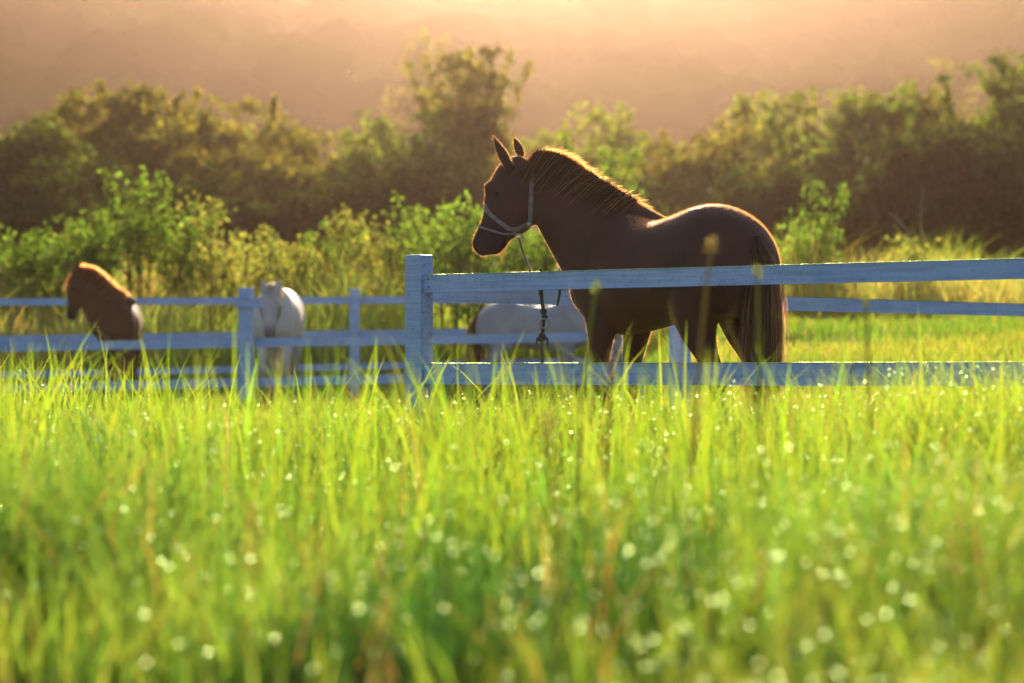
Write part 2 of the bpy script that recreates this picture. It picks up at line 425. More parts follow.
# dark understorey bushes below the tree row, shade put into their leaf colour
BG = 'dark bushes under the tree row'
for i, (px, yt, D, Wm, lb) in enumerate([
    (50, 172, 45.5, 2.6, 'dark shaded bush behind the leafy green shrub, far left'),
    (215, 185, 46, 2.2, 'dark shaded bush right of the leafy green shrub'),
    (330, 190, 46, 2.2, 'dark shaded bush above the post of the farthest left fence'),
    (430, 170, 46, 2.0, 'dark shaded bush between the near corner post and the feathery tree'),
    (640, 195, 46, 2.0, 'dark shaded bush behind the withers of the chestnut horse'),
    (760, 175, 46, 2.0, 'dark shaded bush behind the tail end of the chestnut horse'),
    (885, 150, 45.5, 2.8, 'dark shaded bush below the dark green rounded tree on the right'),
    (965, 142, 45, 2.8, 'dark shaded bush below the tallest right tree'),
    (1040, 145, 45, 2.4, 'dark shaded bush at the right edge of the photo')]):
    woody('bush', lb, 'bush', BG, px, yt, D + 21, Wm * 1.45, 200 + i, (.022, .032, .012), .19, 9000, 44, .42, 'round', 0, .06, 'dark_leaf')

# leafy weeds and saplings in front of the trees
WG = 'leafy weeds behind the far fence'
LG = (.062, .105, .024); YG = (.10, .115, .042); GG = (.046, .082, .020)
Wd = [
    (-12, 225, 40, 1.3, GG, 'leafy weed cut by the left edge of the photo'),
    (28, 236, 39, 1.1, GG, 'dark green leafy weed above the head of the brown pony at far left'),
    (62, 243, 41, 1.1, LG, 'bright leafy weed over the ears of the brown pony'),
    (98, 215, 41, 1.2, LG, 'left flank shrub of the tall leafy green shrub'),
    (138, 172, 41, 1.25, LG, 'tall bright green leafy shrub in front of the dark trees on the left'),
    (176, 212, 41, 1.0, LG, 'shorter green shrub touching the right side of the tall leafy one'),
    (205, 198, 42, .6, YG, 'slender yellow-green weed right of the tall leafy shrub'),
    (222, 240, 39, 1.0, YG, 'yellow-green weed above the fence post of the left fence'),
    (258, 232, 41, 1.0, YG, 'feathery pale weed above the white pony'),
    (290, 245, 39, .9, YG, 'low pale weed right above the head of the white pony'),
    (322, 236, 41, 1.0, LG, 'middle-height green weed left of the small far post'),
    (356, 215, 42, .8, YG, 'slender pale weed rising over the small far post'),
    (388, 240, 40, .9, YG, 'low pale weed next to the near corner post'),
    (416, 206, 41, .8, LG, 'slim leafy weed standing over the near corner post'),
    (448, 196, 37, .9, LG, 'tall leafy weed left of the muzzle of the chestnut horse'),
    (482, 210, 36, 1.0, GG, 'leafy weed directly behind the muzzle of the chestnut horse'),
    (520, 226, 37, 1.0, LG, 'leafy weed under the chin of the chestnut horse'),
    (552, 222, 36, 1.0, LG, 'leafy weed framed by the throat and chest of the chestnut horse'),
    (604, 140, 44, 1.0, LG, 'bright sapling tuft seen over the mane of the chestnut horse'),
    (818, 186, 42, .8, GG, 'slim bright sapling right of the tail of the chestnut horse'),
    (800, 232, 40, .7, LG, 'small weed at the foot of the slim bright sapling'),
    (905, 244, 41, .6, YG, 'small weed poking over the near top rail on the right'),
]
for i, (px, yt, D, Wm, c, lb) in enumerate(Wd):
    woody('weed_plant', lb, 'weed', WG, px, yt, D + (1.5 if px < 420 else 1.0), Wm, 300 + i, c, .080, int((900 if lb.startswith(('low','slender','feathery','yellow')) else 1500) * Wm), 30, .16, 'open', 7, .02)
rng = np.random.default_rng(77)
# two bare stalks in front of the dark trees
for k, (pts_, lb) in enumerate([
    ([(925, 262), (921, 230), (923, 186)], 'bare pale stalk, the taller of two in front of the dark trees at right'),
    ([(917, 262), (905, 228), (889, 212)], 'shorter left-leaning bare stalk of two before the dark trees at right')]):
    base = P(*pts_[0], 41); X0, z0 = base[0], float(gz(base[0], 41))
    pts = np.array([[base[0], 41, z0]] + [P(x, y, 41) for x, y in pts_]) - np.array([X0, 41, z0])
    mb = MB(); p = crs(pts, 4); mb.tube(p, np.linspace(.016, .004, len(p)), 5)
    for j in range(5):
        s0 = p[len(p) // 2 + j]; mb.tube([s0, s0 + np.array([rng.normal() * .08, rng.normal() * .05, .12])], [.005, .002], 4)
    o = mb.build('bare_stalk', mat_simple('dry_stalk', (.25, .18, .11), (.35, .26, .16), 10, .8)); o.location = (X0, 41, z0)
    tag(o, lb, 'stalk', 'bare stalks before the dark trees')

# ------------------------------------------------------------------ grass
def blades(X, Y, h, w, K=4, lean=.35, base_col=(.16, .27, .03), colv=.25, zoff=0):
    N = len(X)
    a = rng.uniform(0, 6.28, N); ln = np.minimum(np.abs(rng.normal(0, lean, N)), .75) * h
    d = np.stack([np.cos(a), np.sin(a), np.zeros(N)], -1)
    b = np.stack([X, Y, gz(X, Y) - .01 + zoff], -1)
    t = np.linspace(0, 1, K)
    paths = b[:, None] + d[:, None] * (ln[:, None] * t ** 2.2)[..., None]
    paths[..., 2] += h[:, None] * (t - .12 * t ** 3)
    prof = np.array([.8, 1, .7, .06]) if K == 4 else np.interp(t, [0, .3, .75, 1], [.7, 1, .7, .05])
    f = rng.uniform(0, 6.28, N); sd_ = np.stack([np.cos(f), np.sin(f), rng.normal(0, .15, N)], -1)
    c = np.array(base_col) if np.ndim(base_col) == 1 else base_col
    cols = np.clip(c * rng.uniform(1 - colv, 1 + colv, (N, 1)) * (1 + rng.normal(size=(N, 3)) * np.array([.14, .05, .12])), .01, .9)
    return paths, w[:, None] * .5 * prof[None], sd_, cols
def frus(n, y0, y1, m=1.0, power=1.0):
    Y = y0 + (y1 - y0) * rng.random(int(n)) ** power
    X = rng.uniform(-1, 1, int(n)) * (.18 * Y + m)
    return X, Y
# foreground meadow
N = 165000
X, Y = frus(N, 3.4, 15.6, 2.2, .9)
dens = vnoise(X, Y, 2.2, 21)
keep = rng.random(N) < np.clip(.55 + .6 * dens - .12 * sstep(-X / np.maximum(Y, 1), 0, .15), .05, 1); X, Y, dens = X[keep], Y[keep], dens[keep]
h0 = np.interp(Y, [3.4, 5, 7, 10, 13, 16], [.28, .36, .43, .47, .48, .40])
h = h0 * (1 + .30 * vnoise(X, Y, 1.6, 22)) * rng.uniform(.45, 1.12, len(X))
mixn = vnoise(X, Y, .9, 23)
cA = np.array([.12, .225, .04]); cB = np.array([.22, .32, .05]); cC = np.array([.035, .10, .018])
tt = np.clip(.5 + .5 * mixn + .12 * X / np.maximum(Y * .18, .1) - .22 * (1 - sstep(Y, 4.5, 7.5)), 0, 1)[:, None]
bc = cA * (1 - tt) + cB * tt; dk = (vnoise(X, Y, 3.4, 24) - .5 * X / np.maximum(Y * .18, .1) > .80)[:, None]; bc = np.where(dk, cC, bc)  # dk: dark-green patches towards the left, shadow put into the blade colour
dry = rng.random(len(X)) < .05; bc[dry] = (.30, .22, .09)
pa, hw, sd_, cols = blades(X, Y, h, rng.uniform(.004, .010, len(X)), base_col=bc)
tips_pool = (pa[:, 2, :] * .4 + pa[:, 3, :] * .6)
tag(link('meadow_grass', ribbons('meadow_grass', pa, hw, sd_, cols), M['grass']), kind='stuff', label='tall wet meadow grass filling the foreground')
# scattered long blades that reach over the rails
N = 3800
X, Y = frus(N, 7, 15.3, 1.6)
cl_ = vnoise(X, Y, 1.2, 31); keep = rng.random(N) < np.clip(.45 + .6 * cl_, .05, 1); X, Y = X[keep], Y[keep]
# denser tuft of long grass at far left
X2 = rng.uniform(-2.5, -1.45, 260) ; Y2 = rng.uniform(9.5, 14, 260); X2 = X2 * Y2 / 13
X = np.concatenate([X, X2]); Y = np.concatenate([Y, Y2])
h = rng.uniform(.40, .82, len(X)) * np.where(rng.random(len(X)) < .1, 1.15, 1)
pa, hw, sd_, cols = blades(X, Y, h, rng.uniform(.005, .011, len(X)), 7, .30, (.17, .28, .025))
tag(link('long_grass', ribbons('long_grass', pa, hw, sd_, cols), M['grass']), kind='stuff', label='scattered long grass blades rising above the meadow in front of the rails')
# short paddock lawn
N = 190000
X, Y = frus(N, 15.4, 44, 3.2, 1.0)
h = rng.uniform(.06, .17, N) * (1 + .3 * vnoise(X, Y, 1.0, 41) + .5 * np.clip(vnoise(X, Y, 2.3, 43), 0, 2)) * np.interp(Y, [15, 18, 24, 44], [1.5, 1.2, 1, 1.2])
tt = np.clip(.5 + .5 * vnoise(X, Y, .7, 42), 0, 1)[:, None]
bc = np.array([.10, .20, .025]) * (1 - tt) + np.array([.22, .27, .04]) * tt
dry = rng.random(N) < .06; bc[dry] = (.30, .22, .10)
pa, hw, sd_, cols = blades(X, Y, h, rng.uniform(.008, .016, N), 4, .5, bc)
lawn_tips = pa[:, -1, :]
tag(link('paddock_grass', ribbons('paddock_grass', pa, hw, sd_, cols), M['grass']), kind='stuff', label='short sunlit grass of the paddock behind the rails')
# taller rough grass before the trees
N = 32000
X, Y = frus(N, 35, 47, 3.5)
rt = sstep(X / Y, .04, .09)
keep = (Y > 37 + 2.5 * rt); X, Y, rt = X[keep], Y[keep], rt[keep]
h = (.95 + .05 * rt) * (1 + .35 * vnoise(X, Y, 1.3, 51)) * rng.uniform(.5, 1.25, len(X))
tt = np.clip(.5 + .6 * vnoise(X, Y, .8, 52), 0, 1)[:, None]
bc = np.array([.20, .29, .05]) * (1 - tt) + np.array([.32, .31, .12]) * tt
pa, hw, sd_, cols = blades(X, Y, h, rng.uniform(.012, .026, len(X)), 4, .45, bc)
tag(link('rough_grass', ribbons('rough_grass', pa, hw, sd_, cols), M['grass']), kind='stuff', label='tall rough grass between the paddock and the trees')

# dew drops lying on the blades
def mat_dew():
    m, t, b, o = new_mat('dew'); t.nodes.remove(b)
    g = t.nodes.new('ShaderNodeBsdfGlossy'); g.inputs['Roughness'].default_value = .42; g.inputs['Color'].default_value = (.72, .88, .42, 1)
    t.links.new(g.outputs[0], o.inputs[0]); return m
M['dew'] = mat_dew()
def drops(pts, r):
    N = len(pts); n = 7
    a = np.arange(n) / n * 2 * math.pi
    prof = [(0.75, -.25), (1, 0), (.72, .34)]
    V = np.concatenate([np.stack([np.cos(a) * k, np.sin(a) * k, np.full(n, z)], -1) for k, z in prof] + [np.array([[0, 0, .48], [0, 0, -.3]])])
    nm = rng.normal(size=(N, 3)) * .2; nm[:, 1] -= .2; nm[:, 2] = 1; nm /= np.linalg.norm(nm, axis=1)[:, None]
    ux = np.cross(nm, np.array([0, 1., 0])); ux /= np.linalg.norm(ux, axis=1)[:, None]; uy = np.cross(nm, ux)
    co = pts[:, None] + r[:, None, None] * (V[None, :, :1] * ux[:, None] + V[None, :, 1:2] * uy[:, None] + V[None, :, 2:] * nm[:, None])
    j = np.arange(n); j2 = (j + 1) % n
    q = np.vstack([np.stack([j, j2, n + j2, n + j], -1), np.stack([n + j, n + j2, 2 * n + j2, 2 * n + j], -1)])
    t = np.vstack([np.stack([2 * n + j, 2 * n + j2, np.full(n, 3 * n)], -1), np.stack([j2, j, np.full(n, 3 * n + 1)], -1)])
    off = (np.arange(N) * (3 * n + 2))[:, None, None]
    return co.reshape(-1, 3), (q[None] + off).reshape(-1, 4), (t[None] + off).reshape(-1, 3)
sel = tips_pool + np.array([0, 0, .004])
wgt = np.clip(.30 + .16 * vnoise(sel[:, 0], sel[:, 1], 3.5, 61) + .12 * np.clip(sel[:, 0], -1, 1), .06, 1) * np.interp(sel[:, 1], [3.4, 5, 9, 16], [.6, 1, 1.1, 1.3])
sel = sel[rng.random(len(sel)) < wgt * .42 * np.interp(sel[:, 1], [4, 7, 11, 16], [2.0, 1.6, 1.2, .9])]; print('dew', len(sel))
r = sel[:, 1] / F * rng.uniform(.3, 1.15, len(sel)) ** 1.5 * np.interp(sel[:, 1], [4, 8, 16], [4.0, 2.8, 1.4])
l2 = lawn_tips[rng.random(len(lawn_tips)) < .02]; l2 = l2[l2[:, 1] < 26]
dp = [sel, l2]; rr = [r, l2[:, 1] / F * rng.uniform(.4, .8, len(l2))]
_a = P(419, 372, 16.2); _e = P(1024, 372, 13.8); _u = (_e - _a) / np.linalg.norm(_e - _a); _n = np.array([-_u[1], _u[0], 0])
for zc0, hh, nn_ in ((EYE + (HOR - 283.5) / F * 16.12, .098, 2000), (EYE + (HOR - 374) / F * 16.12, .118, 3000)):
    k = rng.uniform(.06, 4.6, nn_)[:, None]
    d_ = _a + _u * k + _n * rng.uniform(-.022, .0, nn_)[:, None]; d_[:, 2] = zc0 + hh / 2 + .001
    dp.append(d_); rr.append(rng.uniform(.002, .0042, nn_))
dp = np.vstack(dp); rr = np.concatenate(rr)
co, q, t = drops(dp, rr)
tag(link('dew_drops', np_mesh('dew_drops', co, q, t, smooth=True), M['dew']), kind='stuff', label='sparkling dew drops on the wet grass')

# single seed heads and weed stems that stand out
M['seed'] = mat_leaf('seed_head', .5, .05, .4, (1.5, 1.2, .6), 1.2)
for k, (x0, y0, x1, y1, D, hd, c, lb) in enumerate([
    (688, 420, 713, 240, 7.6, .030, (.24, .21, .09), 'tall blurred grass stem with a pale seed head in front of the chestnut flank'),
    (574, 420, 596, 285, 8.2, .02, (.16, .22, .05), 'green grass stem crossing the near top rail before the chestnut shoulder'),
    (606, 470, 612, 352, 8.5, .10, (.16, .10, .05), 'brown dry weed stem below the forelegs of the chestnut horse'),
    (760, 420, 757, 268, 8.4, .02, (.18, .22, .06), 'slim grass stem in front of the tail of the chestnut horse'),
    (872, 430, 866, 300, 8.0, .02, (.16, .22, .05), 'slim grass stem against the near rails on the right'),
    (560, 640, 548, 415, 5.6, .05, (.24, .24, .07), 'blurred grass stem low in the middle foreground')]):
    b = P(x0, y0, D); z0 = float(gz(b[0], D)); tpt = P(x1, y1, D - .1)
    root = empty('grass_stem', (b[0], D, z0), label=lb, cat='grass stem', group='single grass stems in the foreground')
    tl = tpt - np.array([b[0], D, z0])
    pts = crs([np.zeros(3), tl * np.array([.25, .25, .5]), tl * np.array([.7, .7, .85]), tl], 4)
    mb = MB(); mb.tube(pts, np.linspace(.0060, .0035, len(pts)), 5); o = mb.build('stem', M['seed'], root)
    cc_ = np.tile(np.array([*c, 1.]), (len(o.data.vertices), 1)).astype(np.float32)
    o.data.attributes.new('col', 'FLOAT_COLOR', 'POINT').data.foreach_set('color', cc_.ravel())
    n = 60; tt = rng.random(n); ax = tl / np.linalg.norm(tl)
    cen = tl - ax * hd * tt[:, None] + rng.normal(size=(n, 3)) * .005
    co, q, cl3 = leaf_cloud(cen, .013, var_cols(n, np.array(c) * 1.3, .2), 1.2, .4)
    link('seed_head', np_mesh('seed_head', co, q, col=cl3), M['seed'], root)
    # two narrow blades from the stem
    pa = np.stack([crs([pts[3], pts[5] + np.array([s * .03, 0, .03]), pts[7] + np.array([s * .09, 0, .05])], 3) for s in (-1, 1)])
    hw = np.tile(np.linspace(.005, .0006, pa.shape[1]), (2, 1))
    link('leaf', ribbons('leaf', pa, hw, np.array([[.5, .8, .3], [.5, -.8, .3]]), np.tile(np.array(c), (2, 1))), M['grass'], root)

# ------------------------------------------------------------------ fences
def post(parent, p, w, ztop, rz, cap=True):
    z0 = float(gz(p[0], p[1])) - .25
    bm = bmesh.new(); bmesh.ops.create_cube(bm, size=1)
    for v in bm.verts: v.co = Vector((v.co.x * w, v.co.y * w, z0 + (v.co.z + .5) * (ztop - z0)))
    bmesh.ops.bevel(bm, geom=list(bm.edges), offset=.006, segments=2, affect='EDGES', profile=.6)
    me = bpy.data.meshes.new('post'); bm.to_mesh(me); bm.free()
    me.transform(Matrix.Translation((p[0], p[1], 0)) @ Matrix.Rotation(rz, 4, 'Z'))
    me.transform((Matrix.Translation(parent.location) @ Matrix.Rotation(parent.rotation_euler.z, 4, 'Z')).inverted())
    return link('post', me, M['paint'], parent)
def lin(px, D0, x0, D1, x1):   # depth along a straight fence seen at pixel column px
    i0, i1 = 1 / D0, 1 / D1; return 1 / (i0 + (i1 - i0) * (px - x0) / (x1 - x0))
# near fence
a = P(419, 372, 16.2); e = P(1024, 372, 13.8)
ang = math.atan2(e[1] - a[1], e[0] - a[0]); u = np.array([math.cos(ang), math.sin(ang), 0])
A = empty('rail_fence', (a[0], a[1], 0), ang, label='near pale blue two-rail fence with corner post, in front of the chestnut horse', cat='fence', group='blue painted rail fences')
post(A, a, .115, EYE + (HOR - 255) / F * 16.2, ang)
Lf = 5.4
pe = a + u * Lf; post(A, pe, .115, EYE + (HOR - 255) / F * 16.2, ang)
s0 = a + u * .0605; s1 = pe - u * .0605
for zc0, hh in ((EYE + (HOR - 283.5) / F * 16.12, .098), (EYE + (HOR - 374) / F * 16.12, .118)):
    p0 = s0.copy(); p1 = s1.copy(); p0[2] = zc0; p1[2] = zc0 + (.0 if hh < .1 else -.0)
    r_ = beam('rail', p0, p1, hh, .045, M['paint'], A)
for dz in (-.02, .025):
    nb = MB()
    c = s0 + u * .03 + np.array([-u[1], u[0], 0]) * -.024; c[2] = EYE + (HOR - 283.5) / F * 16.12 + dz
    c = c - a * np.array([1, 1, 0]); ca_, sa_ = math.cos(ang), math.sin(ang)
    nb.ball((ca_ * c[0] + sa_ * c[1], -sa_ * c[0] + ca_ * c[1], c[2]), .007, 8, 6)
    nb.build('bolt', M['metal'], A)
# rear fence of the pen
b0 = P(432, 372, 16.55); b1 = P(1024, 372, 20.9); angB = math.atan2(b1[1] - b0[1], b1[0] - b0[0]); uB = (b1 - b0) / np.linalg.norm(b1 - b0)
B = empty('rail_fence', (b0[0], b0[1], 0), angB, label='blue two-rail fence running away behind the chestnut horse', cat='fence', group='blue painted rail fences')
for px in (643, 690, 1085):
    D = lin(px, 16.55, 432, 20.9, 1024); p = P(px, 372, D) + np.array([-uB[1], uB[0], 0]) * .085
    post(B, p, .10, 1.12, angB)
q0 = b0 - uB * .02; q1 = b0 + uB * 7.2
for z, hh in ((1.035, .092), (.59, .09)):
    p0 = q0.copy(); p1 = q1.copy(); p0[2] = z - .01; p1[2] = z - .01
    beam('rail', p0, p1, hh, .045, M['paint'], B)
# left fences
def left_fence(label, D, rails, posts, x0, x1, hh, pw):
    f0 = P(x0, 372, D); o = empty('rail_fence', (f0[0], f0[1], 0), label=label, cat='fence', group='blue painted rail fences')
    for (ya, yb) in rails:   # rows at px 0 and px 400
        ys_ = lambda x: ya + (yb - ya) * x / 400
        beam('rail', P(x0, ys_(x0), D), P(x1, ys_(x1), D), hh, .045, M['paint'], o)
    for px, yt in posts:
        p = P(px, 372, D); p[1] -= .045 / 2 + pw / 2 + .003
        post(o, p, pw, EYE + (HOR - yt) / F * D, 0)
    return o
C1 = left_fence('blue fence in front of the brown and white ponies, with the thick post', 31, [(347, 340), (388.5, 378.5)], [(247, 288), (-8, 292), (598, 292)], -60, 612, .10, .155)
beam('rail', P(236, 303, 30.80), P(262, 303, 30.80), .10, .04, M['paint'], C1)
C2 = left_fence('farthest blue three-rail fence, behind the brown and white ponies, with thinner posts', 35, [(302, 300), (339, 333), (375, 365.5)], [(355, 289), (112, 291), (612, 289)], -60, 618, .085, .12)

# ------------------------------------------------------------------ horses
def ell_rings(c, a, b, U, V, n=22, e=1.0):
    th = np.arange(n) / n * 2 * math.pi
    cs, sn = np.cos(th), np.sin(th)
    cs = np.sign(cs) * np.abs(cs) ** e; sn = np.sign(sn) * np.abs(sn) ** e
    return c[:, None] + a[:, None, None] * sn[None, :, None] * U[:, None] + b[:, None, None] * cs[None, :, None] * V[:, None]
def path_loft(rows, lateral, n=6):
    """rows: x,y,z,a,b ; U is perpendicular to the path, away from 'lateral'"""
    r = crs(rows, n); c = r[:, :3]; T_ = np.gradient(c, axis=0); T_ /= np.linalg.norm(T_, axis=1)[:, None]
    lat = np.broadcast_to(np.asarray(lateral, float), c.shape)
    V = lat - T_ * (lat * T_).sum(1)[:, None]; V /= np.linalg.norm(V, axis=1)[:, None]
    U = np.cross(V, T_)
    U *= np.sign(U[:, 2].sum() or 1)
    return c, r[:, 3], r[:, 4], U, V
def torso(mb):
    R_ = crs([  # x, top, bottom, half width
        (-.80, 1.17, 1.02, .07), (-.76, 1.28, .92, .17), (-.66, 1.40, .84, .245), (-.50, 1.475, .84, .275), (-.36, 1.49, .86, .275),
        (-.18, 1.455, .86, .275), (.02, 1.42, .83, .285), (.20, 1.425, .80, .28), (.36, 1.475, .78, .255), (.48, 1.50, .79, .235),
        (.60, 1.44, .84, .22), (.70, 1.33, .92, .185), (.77, 1.20, 1.0, .11)], 5)
    c = np.stack([R_[:, 0], np.zeros(len(R_)), (R_[:, 1] + R_[:, 2]) / 2], -1)
    U = np.tile([0, 0, 1.], (len(R_), 1)); V = np.tile([0, 1., 0], (len(R_), 1))
    mb.rings(ell_rings(c, (R_[:, 1] - R_[:, 2]) / 2, R_[:, 3], U, V, 28, .93))
    for s in (-1, 1):
        mb.ball((.50, s * .13, 1.12), (.20, .12, .27), 16, 12)       # shoulder
        mb.ball((-.53, s * .138, 1.10), (.21, .128, .25), 20, 14)     # haunch
        mb.ball((.66, s * .09, 1.06), (.11, .09, .15), 12, 8)        # breast
def leg_rings(mb, rows, sy, dx=0):
    r = crs(rows, 5); n = 16; th = np.arange(n) / n * 2 * math.pi
    sh = dx * np.clip((1.15 - r[:, 2]) / .5, 0, 1)
    rings = np.stack([(r[:, 0] + sh)[:, None] + r[:, 3:4] * np.cos(th), sy * r[:, 1:2] + sy * 0 + r[:, 4:5] * np.sin(th), np.repeat(r[:, 2:3], n, 1)], -1)
    mb.rings(rings)
HIND = [(-.50, .13, 1.22, .20, .11), (-.47, .14, 1.05, .205, .125), (-.45, .15, .90, .165, .115), (-.50, .145, .76, .115, .085), (-.59, .14, .64, .078, .06),
        (-.66, .135, .54, .072, .05), (-.665, .135, .46, .052, .042), (-.65, .135, .33, .036, .033), (-.635, .135, .21, .038, .036), (-.625, .135, .16, .046, .043),
        (-.60, .135, .10, .036, .036), (-.575, .135, .065, .05, .048), (-.565, .135, .0, .066, .06)]
FORE = [(.52, .12, 1.15, .17, .10), (.47, .135, .98, .14, .10), (.43, .14, .85, .105, .082), (.44, .14, .70, .074, .062), (.455, .135, .56, .053, .048),
        (.46, .135, .48, .053, .049), (.455, .135, .40, .039, .037), (.45, .135, .28, .034, .032), (.45, .135, .19, .037, .035), (.455, .135, .155, .044, .042),
        (.475, .135, .10, .035, .035), (.495, .135, .065, .048, .047), (.505, .135, .0, .062, .058)]
def generic_head(neck_az, poll, muzzle, curve=.05, hs=1.0, ns=1.0):
    """neck and head rows in local space; neck leaves the withers towards 'poll'"""
    poll = np.array(poll, float); muz = np.array(muzzle, float)
    base = np.array([.44, 0, 1.20]); m1 = base + (poll - base) * .36 + np.array([0, 0, .01]); m2 = base + (poll - base) * .7 + np.array([0, 0, curve])
    neck = [(*base, .30, .17), (*m1, .225, .125), (*m2, .175, .095), (*(base + (poll - base) * .92 + np.array([0, 0, curve * .6])), .135, .08), (*poll, .09, .07)]
    hd = muz - poll; L = np.linalg.norm(hd); hd /= L
    back = poll - hd * .03
    hp = lambda t: poll + hd * L * t
    head = [(*back, .06, .05), (*hp(.08), .115, .085), (*hp(.3), .135, .095), (*hp(.48), .115, .082), (*hp(.68), .085, .062), (*hp(.85), .072, .056), (*hp(.96), .066, .055), (*hp(1.02), .035, .035)]
    head = [(*q_[:3], q_[3] * hs, q_[4] * hs) for q_ in head]
    neck = [(*q_[:3], q_[3] * ns, q_[4] * ns) for q_ in neck]
    return neck, head, hd
def remesh(mb, voxel, smooth=10):
    me = mb.mesh('tmp'); o = link('tmp', me)
    m = o.modifiers.new('r', 'REMESH'); m.mode = 'VOXEL'; m.voxel_size = voxel
    s = o.modifiers.new('s', 'SMOOTH'); s.iterations = smooth; s.factor = .5
    dg = bpy.context.evaluated_depsgraph_get()
    out = bpy.data.meshes.new_from_object(o.evaluated_get(dg))
    bpy.data.objects.remove(o); bpy.data.meshes.remove(me)
    out.polygons.foreach_set('use_smooth', np.ones(len(out.polygons), bool))
    return out
def verts(me):
    a = np.empty(len(me.vertices) * 3, np.float32); me.vertices.foreach_get('co', a); return a.reshape(-1, 3)
def paint_body(me, muzzle, hdir, mask_fn=None, dark=(.35, .38, .5), leg=(.6, .55, .55)):
    v = verts(me); c = np.ones((len(v), 4), np.float32)
    d = np.linalg.norm(v - np.array(muzzle), axis=1); w = (1 - sstep(d, .09, .23))[:, None]
    c[:, :3] = c[:, :3] * (1 - w) + np.array(dark) * w
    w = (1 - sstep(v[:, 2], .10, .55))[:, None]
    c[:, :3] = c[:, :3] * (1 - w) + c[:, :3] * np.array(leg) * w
    w = (1 - sstep(v[:, 2], .055, .07))[:, None]
    c[:, :3] = c[:, :3] * (1 - w) + np.array((.45, .45, .5)) * w
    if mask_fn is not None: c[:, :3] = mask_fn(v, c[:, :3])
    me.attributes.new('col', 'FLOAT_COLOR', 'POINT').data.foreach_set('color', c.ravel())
def hair(name, paths, w, col, parent, mat, taper=.15):
    N, K, _ = paths.shape
    f = rng.normal(size=(N, 3)); f /= np.linalg.norm(f, axis=1)[:, None]
    hw = np.outer(w * .5, np.interp(np.linspace(0, 1, K), [0, .5, 1], [1, .9, taper]))
    return link(name, ribbons(name, paths, hw, f, col), mat, parent)
def mane_paths(c, a, b, U, V, n, t0, t1, lmin, lmax, sidep=.5, up=.02, K=7, lift=1.0):
    m = len(c); t = rng.uniform(t0, t1, n) * (m - 1); i = np.clip(t.astype(int), 0, m - 2); f = (t - i)[:, None]
    C = c[i] * (1 - f) + c[i + 1] * f; Aa = (a[i] * (1 - f[:, 0]) + a[i + 1] * f[:, 0]); Bb = b[i] * (1 - f[:, 0]) + b[i + 1] * f[:, 0]
    Uu, Vv = U[i], V[i]
    s = np.where(rng.random(n) < sidep, 1., -1.); L = rng.uniform(lmin, lmax, n)
    k = np.linspace(0, 1, K)[None]
    arc = L[:, None] * k
    lft = np.abs(rng.normal(0, .35, n))[:, None] * lift
    thmax = L / Aa * 1.15
    th = math.pi / 2 - s[:, None] * (k ** 1.15) * thmax[:, None]
    tuft = (rng.random((n, 1)) < .4) * rng.uniform(.01, .06, (n, 1))
    fac = 1.0 + tuft / Aa[:, None] * k + up * np.sin(np.minimum(k * 2.2, 1.6) ) / .1 * .12 * (1 + 2 * lft) + rng.normal(0, .015, (n, 1))
    p = C[:, None] + Uu[:, None] * (Aa[:, None] * fac * np.sin(th))[..., None] + Vv[:, None] * (Bb[:, None] * (fac + .08) * np.cos(th))[..., None]
    p[..., 2] -= (k ** 2) * .01
    tang = (c[np.minimum(i + 1, m - 1)] - c[i]); tang /= np.linalg.norm(tang, axis=1)[:, None] + 1e-9
    p += tang[:, None] * (rng.normal(0, .03, n)[:, None] * k)[..., None]
    return p
def tail_paths(n, dock, L, spread, K=9, back=.07):
    k = np.linspace(0, 1, K)[None]
    a = rng.uniform(0, 6.28, n); r = np.sqrt(rng.random(n))
    Ls = L * rng.uniform(.7, 1.02, n)[:, None]
    bulge = np.interp(k, [0, .12, .45, .85, 1], [.25, .6, 1.1, 1.25, .9]) * spread
    x = dock[0] - back * np.interp(k, [0, .08, .25, 1], [0, .6, 1, .75]) + (np.cos(a) * r)[:, None] * bulge
    y = dock[1] + (np.sin(a) * r)[:, None] * bulge + rng.normal(0, .012, (n, 1)) * k
    z = dock[2] + .015 * np.sin(k * 20).clip(0, 1) * (k < .1) - Ls * k
    return np.stack([x + 0 * z, y + 0 * z, z], -1)
